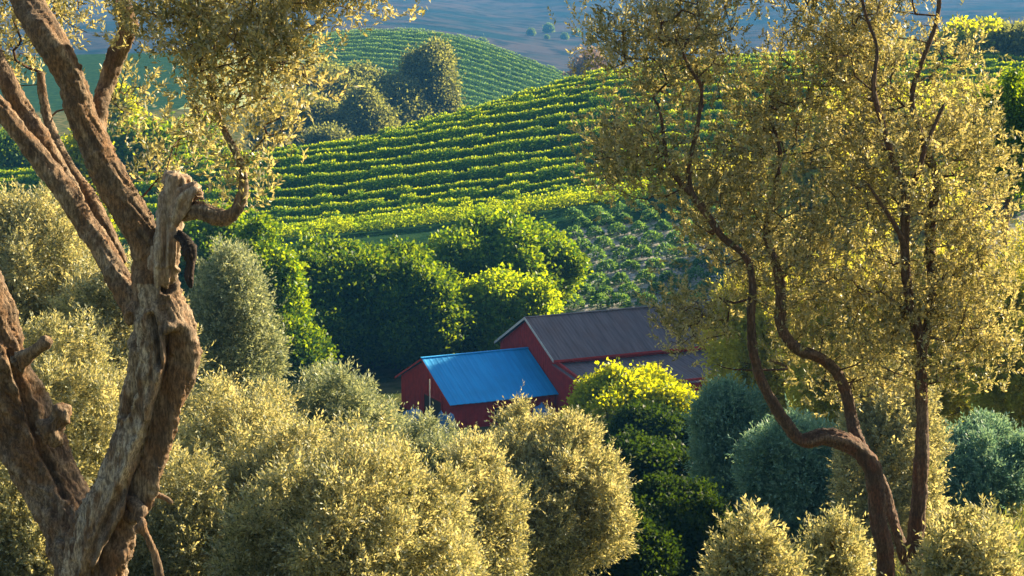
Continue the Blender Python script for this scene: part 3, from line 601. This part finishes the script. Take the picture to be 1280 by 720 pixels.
def hero_crown(root, org, manual, lobes, ntar, per, nl, leaf, ratio, slen, mat, bark, step=.16, spread=.13, tip=.0035, lump=.3, ns=5):
    """fine branches grown from the manual limbs to points inside the lobes, leafy shoots round every tip"""
    sk = Skel(); limid = []
    for q, (pts, rad) in enumerate(manual):
        P, r = cat_rom(pts, rad, .12); par = -1
        for i in range(0, len(P)): par = sk.add(P[i], par, r[i]); limid.append(q)
    nm = len(sk.p); vol = np.array([l[2] * l[3] * l[4] ** 0 for l in lobes], float); T = []
    for l, v in zip(lobes, vol):
        c = at(l[0], l[1], l[4]); rr = np.array([l[2] * l[4] / F, min(l[2], l[3]) * l[4] / F * 1.15, l[3] * l[4] / F]); k = max(3, int(ntar * v / vol.sum() * (l[5] if len(l) > 5 else 1))); q = rsph(k) * rng.random((k, 1)) ** (1 / 2.2)
        q = q * (1 + lump * (fbm(q * 2.5 + l[0], 2, 3)[:, None] - .5) * 2); T.append(c + q * rr)
    T = np.concatenate(T); T = T[fbm(T * 1.9, 2, 8) > .30]
    tips = sk.grow(T, step, tip, .16, .25); r_all = list(sk.r); sk.r = [q * .35 if k < nm else q for k, q in enumerate(sk.r)]
    V, Fq = sk.tubes(0, ns, org); sk.r = r_all      # the inner wood is carried through the limbs so every spray is rooted in them
    link_mesh('twig_wood', V, Fq, M[bark], root, True)
    P = np.array(sk.p)[tips]; par = np.array(sk.p)[[sk.par[t] for t in tips]]; dr = nrm(P - par)
    P = np.repeat(P, per, 0) + rng.normal(size=(len(P) * per, 3)) * spread; dr = np.repeat(dr, per, 0)
    LP, LD, L, W, ti, nd = foliage('olive', P, nrm(dr + rsph(len(P)) * .5), nl, leaf, leaf / ratio, slen)
    LP = LP; leaves('crown', LP, LD, L, W, ti, M[mat], root, org)
    # the thin shoots carrying the leaves
    return P
lob1 = [(215, 15, 80, 50, 14.6), (300, 40, 90, 72, 14.5), (350, 85, 50, 55, 14.4), (55, 15, 70, 38, 16.2, .8), (395, -5, 65, 40, 14.6), (480, -40, 60, 42, 14.6), (270, 118, 50, 42, 14.7), (158, 125, 30, 45, 16.2, .6), (188, 190, 34, 28, 16.2, .6), (302, 222, 17, 48, 14.75, 1.1),
        (343, 145, 24, 34, 14.9), (220, -90, 220, 60, 14.6, .5), (-60, -20, 70, 90, 15.8), (205, 222, 24, 12, 15.2, 1.), (240, 170, 32, 34, 15.6, .8), (20, 70, 36, 34, 16.2, .8)]
ext = [L3([(150, -50, 9), (230, -70, 8), (300, -50, 6), (350, -15, 4.5), (385, 10, 3)]), L3([(230, -70, 6), (245, 0, 4), (262, 60, 3)]), L3([(300, -50, 5), (420, -55, 4), (500, -40, 3)])]
hero_crown(oliv, o1, [limbsA[1], limbsA[2], limbsA[3], limbsA[4], limbsA[5], side[0]] + ext, lob1, 1000, 4, 13, .048, 2.8, .17, 'olive_hero', 'bark2', spread=.12)
Vx, Fx = [], []
for e in ext:
    P, r = cat_rom(e[0], e[1], .06); V_, F_, *_ = sweep(P, r, 10); Fx += [tuple(a + len(Vx) for a in f) for f in F_]; Vx += [tuple(v) for v in (V_ - o1)]
link_mesh('branch', Vx, Fx, M['bark2'], oliv, True)

# ------------------------------------------------------------------ right foreground olive
D2 = 20.
def L4(rows): return [at(r[0], r[1], D2 + (r[3] if len(r) > 3 else 0)) for r in rows], [r[2] * D2 / F * (.66 if r[2] > 9 else .82) for r in rows]
gx2 = at(1130, 720, D2); g2 = float(gz(gx2[0], D2)); b2 = 720 + (gx2[2] - g2) / D2 * F
limbsB = [
 L4([(1124, b2 + 26, 34), (1117, b2 - 20, 24), (1108, 712, 17), (1098, 650, 15), (1094, 600, 16), (1084, 575, 18), (1066, 558, 17), (1048, 549, 16), (1030, 545, 15), (1012, 550, 14), (998, 548, 11), (984, 530, 9), (966, 503, 8.5), (950, 471, 7.5), (941, 435, 7), (939, 392, 6.5), (941, 357, 6), (936, 330, 5.5), (926, 314, 5.5), (904, 298, 5.5), (889, 276, 5.5), (870, 250, 5.5), (850, 228, 4.5), (835, 205, 4), (831, 180, 3.5), (825, 140, 3)]),
 L4([(870, 252, 4.5), (862, 228, 4), (863, 198, 4), (871, 160, 4), (877, 113, 3.5), (862, 85, 3), (845, 50, 2.5)]),
 L4([(1082, 572, 15, .1), (1070, 545, 12, .2), (1064, 520, 11, .3), (1059, 495, 11, .3), (1045, 464, 11, .3), (1023, 446, 11, .2), (1000, 438, 11, .2), (984, 424, 10, .2), (976, 402, 9, .2), (976, 378, 8, .2), (974, 350, 7, .2), (968, 325, 6, .2), (958, 290, 5, .3), (968, 240, 4, .4), (975, 190, 3.5, .5), (960, 140, 3, .5)]),
 L4([(1136, b2 + 22, 32, .2), (1142, b2 - 20, 20, .2), (1143, 705, 15, .2), (1147, 640, 14, .2), (1152, 574, 13.5, .2), (1153, 520, 12, .2), (1151, 465, 11, .2), (1152, 430, 10, .2), (1142, 398, 9, .2), (1135, 360, 7.5, .2), (1131, 325, 7, .2), (1131, 288, 7, .2), (1132, 245, 6.5, .1), (1118, 205, 5.5, .1), (1104, 158, 5, 0), (1092, 110, 4, 0), (1096, 60, 3.5, 0), (1080, 10, 3, 0), (1070, -60, 3)]),
 L4([(1152, 440, 8, .3), (1161, 400, 7.5, .4), (1165, 355, 7.5, .5), (1163, 310, 7.5, .5), (1164, 264, 7.5, .5), (1171, 238, 6.5, .5), (1164, 203, 6, .5), (1150, 165, 5, .5), (1140, 120, 4.5, .5), (1155, 70, 4, .5), (1172, 20, 4, .5), (1175, -50, 3, .5)]),
 L4([(1133, 245, 5, .1), (1146, 220, 4.5, 0), (1158, 180, 4, 0), (1180, 130, 3, 0)]), L4([(1131, 310, 5, .1), (1122, 288, 4.5, 0), (1110, 268, 3.5, -.1), (1085, 230, 2.5, -.2)]),
 L4([(1134, 704, 12, .25), (1118, 655, 10, .3), (1104, 610, 9, .4), (1090, 580, 8, .3)]),
 L4([(962, 450, 3, .3), (985, 461, 2.5, .2), (920, 462, 2.2, .1), (895, 455, 2, 0)]),
]
ol2 = empty('olive_tree', (gx2[0], D2, g2)); tag(ol2, 'airy olive tree on the right with thin winding dark limbs and lit grey green leaves', 'olive tree'); o2 = np.array([gx2[0], D2, g2])
limbs_mesh('trunk', limbsB, M['bark2'], ol2, o2, .015, .22, 2.2, seed=31, twist=1.2)
lob2 = [(850, 55, 84, 90, 20.4), (790, 188, 72, 62, 20), (912, 240, 85, 88, 20.4), (1062, 70, 96, 110, 20.9), (1105, 215, 105, 100, 20.5), (872, 398, 52, 50, 19.6), (990, 325, 90, 80, 20.5), (1135, 390, 105, 95, 20.5), (1190, 130, 42, 95, 20.9), (960, 140, 55, 62, 20.8),
        (930, -75, 190, 70, 20.6), (1110, -80, 120, 70, 20.8), (1215, 330, 50, 110, 20.2), (765, 45, 28, 45, 20.2), (1060, 460, 60, 50, 20.8, .6), (990, 415, 55, 36, 20.4, .5), (1232, 225, 38, 70, 20.6, .8), (1228, 430, 38, 50, 20.2, .7)]
hero_crown(ol2, o2, limbsB[:-1], lob2, 3400, 4, 15, .048, 2.7, .16, 'olive_hero', 'bark2', spread=.13, step=.2)

# ------------------------------------------------------------------ the other trees
OL = dict(style='olive', bark='bark_plain', lump=.48)
def olive(label, px, top, D, w, mat='olive', shoots=3400, nl=14, leaf=.07, slen=.34, cb=.12, name='olive_tree', **k):
    a = dict(OL); a.update(k); sc_ = D / 32.; lf = max(leaf, .0021 * D)
    return tree(name, label, 'olive tree' if name == 'olive_tree' else 'shrub', px, top, D, w, mat, cb=cb, nl=nl, shoots=shoots, leaf=lf, ratio=2.9, slen=max(slen, .0085 * D), lobes=24, lr=(.17, .36), nb=.12, group=None, **a)
olive('golden leafed olive tree filling the bottom left, right behind the twisted trunk', 296, 486, 35, 200, shoots=5200)
olive('broad golden olive tree at the bottom edge, in front of the round olive tree', 440, 572, 28, 300, shoots=6500)
olive('golden olive tree between the broad one and the split trunk, lower left', 355, 535, 31, 190, shoots=4600)
olive('low golden olive tree at the bottom edge, under the round olive tree', 535, 618, 29, 130, shoots=2600)
olive('pale grey green olive tree before the dark round tree, left of the shed', 425, 472, 58, 170, 'olive_grey', shoots=4800)
olive('grey gold olive tree below the left end of the shed', 545, 534, 50, 140, 'olive_grey', shoots=3400)
olive('round olive tree with a rounded right side, below the shed roof and the yellow bush', 690, 534, 45, 190, cb=.3, shoots=6000)
olive('slim olive tree with a pointed top, just under the middle of the shed', 640, 514, 48, 60, cb=.2, shoots=2600)
olive('grey olive tree right beside the split trunk, left of the dark round tree', 286, 305, 72, 112, 'olive_grey', shoots=3800, cb=.1)
olive('tall golden olive tree seen between the two left trunks at the far left', 25, 222, 62, 210, shoots=5200, cb=.05)
olive('golden olive tree behind the middle of the split trunk', 148, 318, 52, 170, shoots=4800, cb=.05)
olive('golden olive tree at the left, behind the knotted leaning trunk', 70, 420, 40, 220, shoots=5200, cb=.05)
olive('olive tree low at the bottom left corner behind the trunk base', 15, 560, 29, 170, shoots=3600, cb=.02)
olive('olive tree low behind the trunk base, right of the dark gap', 215, 585, 30, 170, shoots=4000, cb=.02)
olive('blue green olive tree right of the yellow green bush', 915, 487, 76, 96, 'olive_teal', shoots=3400)
olive('blue green olive tree under the bent limb of the airy olive tree', 1000, 528, 60, 140, 'olive_teal', shoots=4600)
olive('dark blue green olive tree at the right edge below the golden olives', 1222, 545, 58, 150, 'olive_teal', shoots=4600)
olive('gold olive tree behind the left side of the airy olive tree, beside the barn', 965, 335, 92, 150, 'gold', shoots=4000)
olive('gold olive tree behind the winding limbs of the airy olive tree', 1070, 318, 78, 165, 'gold', shoots=4200)
olive('gold olive tree behind the right trunk of the airy olive tree', 1178, 300, 70, 170, 'gold', shoots=4200)
olive('gold olive tree cut by the right edge of the picture', 1285, 325, 64, 150, 'gold', shoots=4000)
olive('gold olive tree glimpsed between the two trunks of the airy olive', 1112, 455, 50, 130, shoots=3400, cb=.05)
olive('grey gold olive tree filling the gap left of the round olive tree', 592, 556, 40, 120, 'olive', shoots=3200, cb=.05)
SH = dict(leaf=.06, slen=.26, cb=.02, nl=16, inner=.4, name='young_olive_shrub')
olive('spiky pale young olive shrub at the bottom, left of the airy tree trunks', 943, 656, 20, 115, shoots=1300, **SH)
olive('spiky pale young olive shrub at the bottom, touching the left trunk', 1045, 636, 22, 90, shoots=1100, **SH)
olive('spiky pale young olive shrub in the bottom right corner', 1222, 652, 19, 165, shoots=1700, **SH)

def oak(label, px, top, D, w, mat='oak', shoots=2600, nl=16, leaf=None, cb=.06, name='oak_tree', cat='oak tree', **k):
    lf = leaf or .0021 * D; a = dict(slen=.0050 * D, lobes=26, lr=(.15, .34), lump=.46, nb=.35, inner=.35); a.update(k)
    return tree(name, label, cat, px, top, D, w, mat, 'oak', cb, nl, shoots, lf, 1.35, group=None, **a)
oak('huge dark green round tree left of the red shed', 452, 312, 172, 222, 'oak_dark', 5200)
oak('dark tree leaning over the back left corner of the shed', 528, 342, 169, 125, 'oak_dark', 2600)
oak('large green tree with a sunlit yellow right side on the terrace edge behind the barn', 626, 277, 187, 180, 'oak', 4600)
oak('smaller bright green tree right behind the blue shed roof', 630, 350, 173, 135, 'lip', 3200)
oak('bright green tree left of the huge dark tree', 326, 290, 152, 100, 'oak', 2600)
oak('green tree half hidden behind the grey olive at left', 262, 270, 165, 110, 'oak', 2400)
oak('green tree between the dark tree and the terrace vines', 398, 312, 180, 100, 'oak', 2400)
oak('glowing yellow green round bush tree in front of the barn', 795, 470, 126, 165, 'bright', 4600, cb=.02)
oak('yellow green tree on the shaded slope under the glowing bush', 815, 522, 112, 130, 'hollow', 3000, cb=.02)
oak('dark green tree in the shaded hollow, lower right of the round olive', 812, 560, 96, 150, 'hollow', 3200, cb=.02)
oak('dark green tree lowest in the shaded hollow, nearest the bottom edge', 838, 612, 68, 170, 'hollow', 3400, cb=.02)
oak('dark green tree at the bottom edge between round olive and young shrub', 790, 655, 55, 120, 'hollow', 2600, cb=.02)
oak('dark tree in the gap between the grey olive and the huge dark tree', 345, 400, 150, 120, 'oak_dark', 2400, cb=.02)
oak('leafy green tree at the right edge with a slim dark trunk', 1262, 102, 74, 105, 'oak', 2400, 16, .13, cb=.70, slen=.35, trunk_r=.2, bark='bark2', inner=.2)
oak('tall tree right of the barn, nearest of three behind the airy olive', 1046, 150, 163, 120, 'gold', 4200, cb=.1)
oak('tall tree right of the barn, middle of three behind the airy olive', 1040, 138, 171, 120, 'grove', 4200, cb=.1)
oak('tall tree right of the barn, farthest of three behind the airy olive', 1022, 132, 178, 110, 'gold', 4200, cb=.1)
# trees across the slope behind the airy olive
for lab, px, top, D, w, mt, n in (
 ('gold green tree at the right end of the terrace lip, behind the airy olive', 925, 215, 224, 110, 'gold', 2200),
 ('golden tree on the slope behind the upper left limbs of the airy olive', 1005, 158, 240, 150, 'gold', 2600),
 ('yellow green tree on the slope behind the fork of the airy olive', 1095, 120, 252, 150, 'bright', 2600),
 ('golden tree on the slope right of the airy olive trunk', 1180, 118, 256, 140, 'gold', 2600),
 ('golden tree on the slope at the right edge, above the dark trunk', 1262, 150, 250, 120, 'gold', 2200),
 ('yellow green tree lower on the slope behind the airy olive', 1040, 240, 205, 150, 'bright', 2400),
 ('golden tree lower on the slope right of the airy olive', 1150, 235, 200, 150, 'gold', 2400),
 ('tall yellow green tree on the hill crest in the upper right', 1222, 38, 292, 80, 'bright', 2200),
 ('dull green tree on the hill crest at the right edge, top corner', 1275, 42, 290, 80, 'grove', 2000),
 ('green tree on the hill crest behind the top of the airy olive', 1150, 70, 292, 95, 'grove', 2000),
 ('green tree low on the right slope at the edge of the picture', 1235, 225, 215, 120, 'oak', 2200),
 ('emerald tree showing between the two left limbs of the gnarled olive', 98, 168, 200, 75, 'bright', 1500),
 ('green tree beyond the broken stub, left of centre', 178, 162, 262, 85, 'oak', 1500),
 ('yellow green tree just above the broken stub of the gnarled olive', 232, 158, 285, 100, 'oak', 1800),
 ('small bright tree high behind the forked limb of the gnarled olive', 152, 112, 330, 55, 'bright', 1000),
 ('green tree at the far left edge above the vine hill', 20, 170, 270, 110, 'oak', 1500)):
    oak(lab, px, top, D, w, mt, n)
for lab, px, top, D, w, n in (
 ('tall square topped hazy tree at the right end of the far grove', 536, 66, 418, 62, 2600),
 ('broad hazy tree in the back of the far grove', 405, 86, 425, 92, 2400),
 ('hazy tree in the middle back of the far grove', 452, 88, 428, 74, 2200),
 ('hazy tree beside the tall one in the far grove', 497, 97, 412, 66, 2000),
 ('low dark tree at the front left of the far grove', 385, 126, 392, 88, 2200),
 ('round tree standing forward in the middle of the far grove', 456, 124, 386, 58, 1800),
 ('small low tree at the front foot of the far grove', 412, 166, 372, 62, 1400),
 ('small tree at the left end of the far grove', 350, 128, 405, 56, 1300)):
    oak(lab, px, top, D, w, 'grove', int(n * 1.7), 16, .0015 * D, cb=.04)
oak('faint pinkish bare tree on the skyline of the vine hill beside the airy olive', 737, 70, 470, 36, 'dry', 500, 8, cb=.3, name='bare_tree', cat='bare tree', inner=0)
# scattered trees far down the slopes of the distant hills
fars = tree('distant_tree', 'tiny blue hazed tree on the distant hillside at the top', 'tree', 600, 30, 1500, 14, 'oak_dark', 'oak', .05, 8, 420, 1.5, slen=2.2, lobes=8, group='trees scattered on the distant hills')
kids = list(fars.children); fx0, fy0 = fars.location.x, fars.location.y; first = True; cl = [(rng.uniform(300, 1280), rng.uniform(1150, 2300)) for _ in range(16)]
for k in range(90):
    a, b = cl[k % 16]; D = b + rng.normal() * 45; px = a + rng.normal() * 22; x = (px - 640) / F * D; zz = float(gz(x, D)) - .5
    r = fars if k == 0 else fars.copy()
    if k: 
        COL.objects.link(r)
        for ch in kids: c_ = ch.copy(); COL.objects.link(c_); c_.parent = r
    r.location = (x, D, zz); r.scale = [rng.uniform(.35, .85)] * 3; r.rotation_euler = (0, 0, rng.uniform(0, 6))
ys = np.linspace(1290, 1345, 24); sheet('dirt_track', [(415 - 640) / F * y + k * 1.2 for k, y in enumerate(ys)], [(430 - 640) / F * y + 45 + k * 1.0 for k, y in enumerate(ys)], .6, M['track'], 30) if False else None

# ground cover in the foreground gaps
n = 60000; y = rng.uniform(14, 95, n) ; x = rng.uniform(-.3, .3, n) * y; P = np.stack([x, y, gz(x, y) - .02], 1); dd = nrm(rng.normal(size=(n, 3)) * .45 + [0, 0, 1]); L = rng.uniform(.15, .42, n) * np.interp(y, [14, 95], [.8, 1.6])
o = leaves('grass', P, dd, L, L * .12, rng.random(n), M['grass'], None, np.zeros(3)); tag(o, kind='stuff', label='rough grass on the slope under the olive trees')

# ================================================================== air, sky, sun
HZ = 0.00014
Vh, Fh = [], []; box(Vh, Fh, -9600, 9600, -170, 6100, float(ZG.min()) - 1.5, float(ZG.max()) + 12)
hm, nt, ho = nodes('haze'); pv = N(nt, 'ShaderNodeVolumePrincipled', Density=HZ, Anisotropy=.1); pv.inputs['Color'].default_value = (.10, .42, 1, 1); nt.links.new(pv.outputs[0], ho.inputs['Volume'])
hz = link_mesh('haze', Vh, Fh, hm); tag(hz, kind='stuff', label='thin blue air haze over the valley'); 
AZ, EL = R(56), R(24)
w = bpy.data.worlds.new('World'); sc.world = w; w.use_nodes = True; nt = w.node_tree; nt.nodes.clear(); wo = nt.nodes.new('ShaderNodeOutputWorld'); bg = nt.nodes.new('ShaderNodeBackground'); sky = nt.nodes.new('ShaderNodeTexSky')
sky.sky_type = 'NISHITA'; sky.sun_disc = False; sky.sun_elevation = EL; sky.sun_rotation = AZ; sky.air_density = 1.3; sky.dust_density = 1.2; bg.inputs[1].default_value = .052
nt.links.new(sky.outputs[0], bg.inputs[0]); nt.links.new(bg.outputs[0], wo.inputs[0])
sl = bpy.data.lights.new('sun', 'SUN'); sl.energy = 5.; sl.angle = R(.6); sl.color = (1, .81, .53); so = bpy.data.objects.new('sun', sl); COL.objects.link(so)
sv = Vector((math.sin(AZ) * math.cos(EL), math.cos(AZ) * math.cos(EL), math.sin(EL))); so.rotation_euler = sv.to_track_quat('Z', 'Y').to_euler(); so.location = (60, 60, 60)
cam = bpy.data.cameras.new('camera'); cam.sensor_width = 36; cam.lens = 36 * F / 1280; cam.clip_end = 20000; cam.clip_start = .5
co = bpy.data.objects.new('camera', cam); COL.objects.link(co); co.rotation_euler = (R(90) - PITCH, 0, 0); sc.camera = co
sc.view_settings.view_transform = 'Standard'; sc.view_settings.look = 'None'; sc.view_settings.gamma = 1; sc.view_settings.exposure = 1.92; sc.view_settings.use_curve_mapping = False
cy = sc.cycles; cy.max_bounces = 6; cy.diffuse_bounces = 3; cy.glossy_bounces = 2; cy.transmission_bounces = 4; cy.volume_bounces = 0; cy.transparent_max_bounces = 4; cy.use_denoising = True; cy.denoiser = 'OPENIMAGEDENOISE'; cy.denoising_input_passes = 'RGB_ALBEDO_NORMAL'; cy.denoising_prefilter = 'ACCURATE'; cy.sample_clamp_indirect = 4; cy.use_adaptive_sampling = False
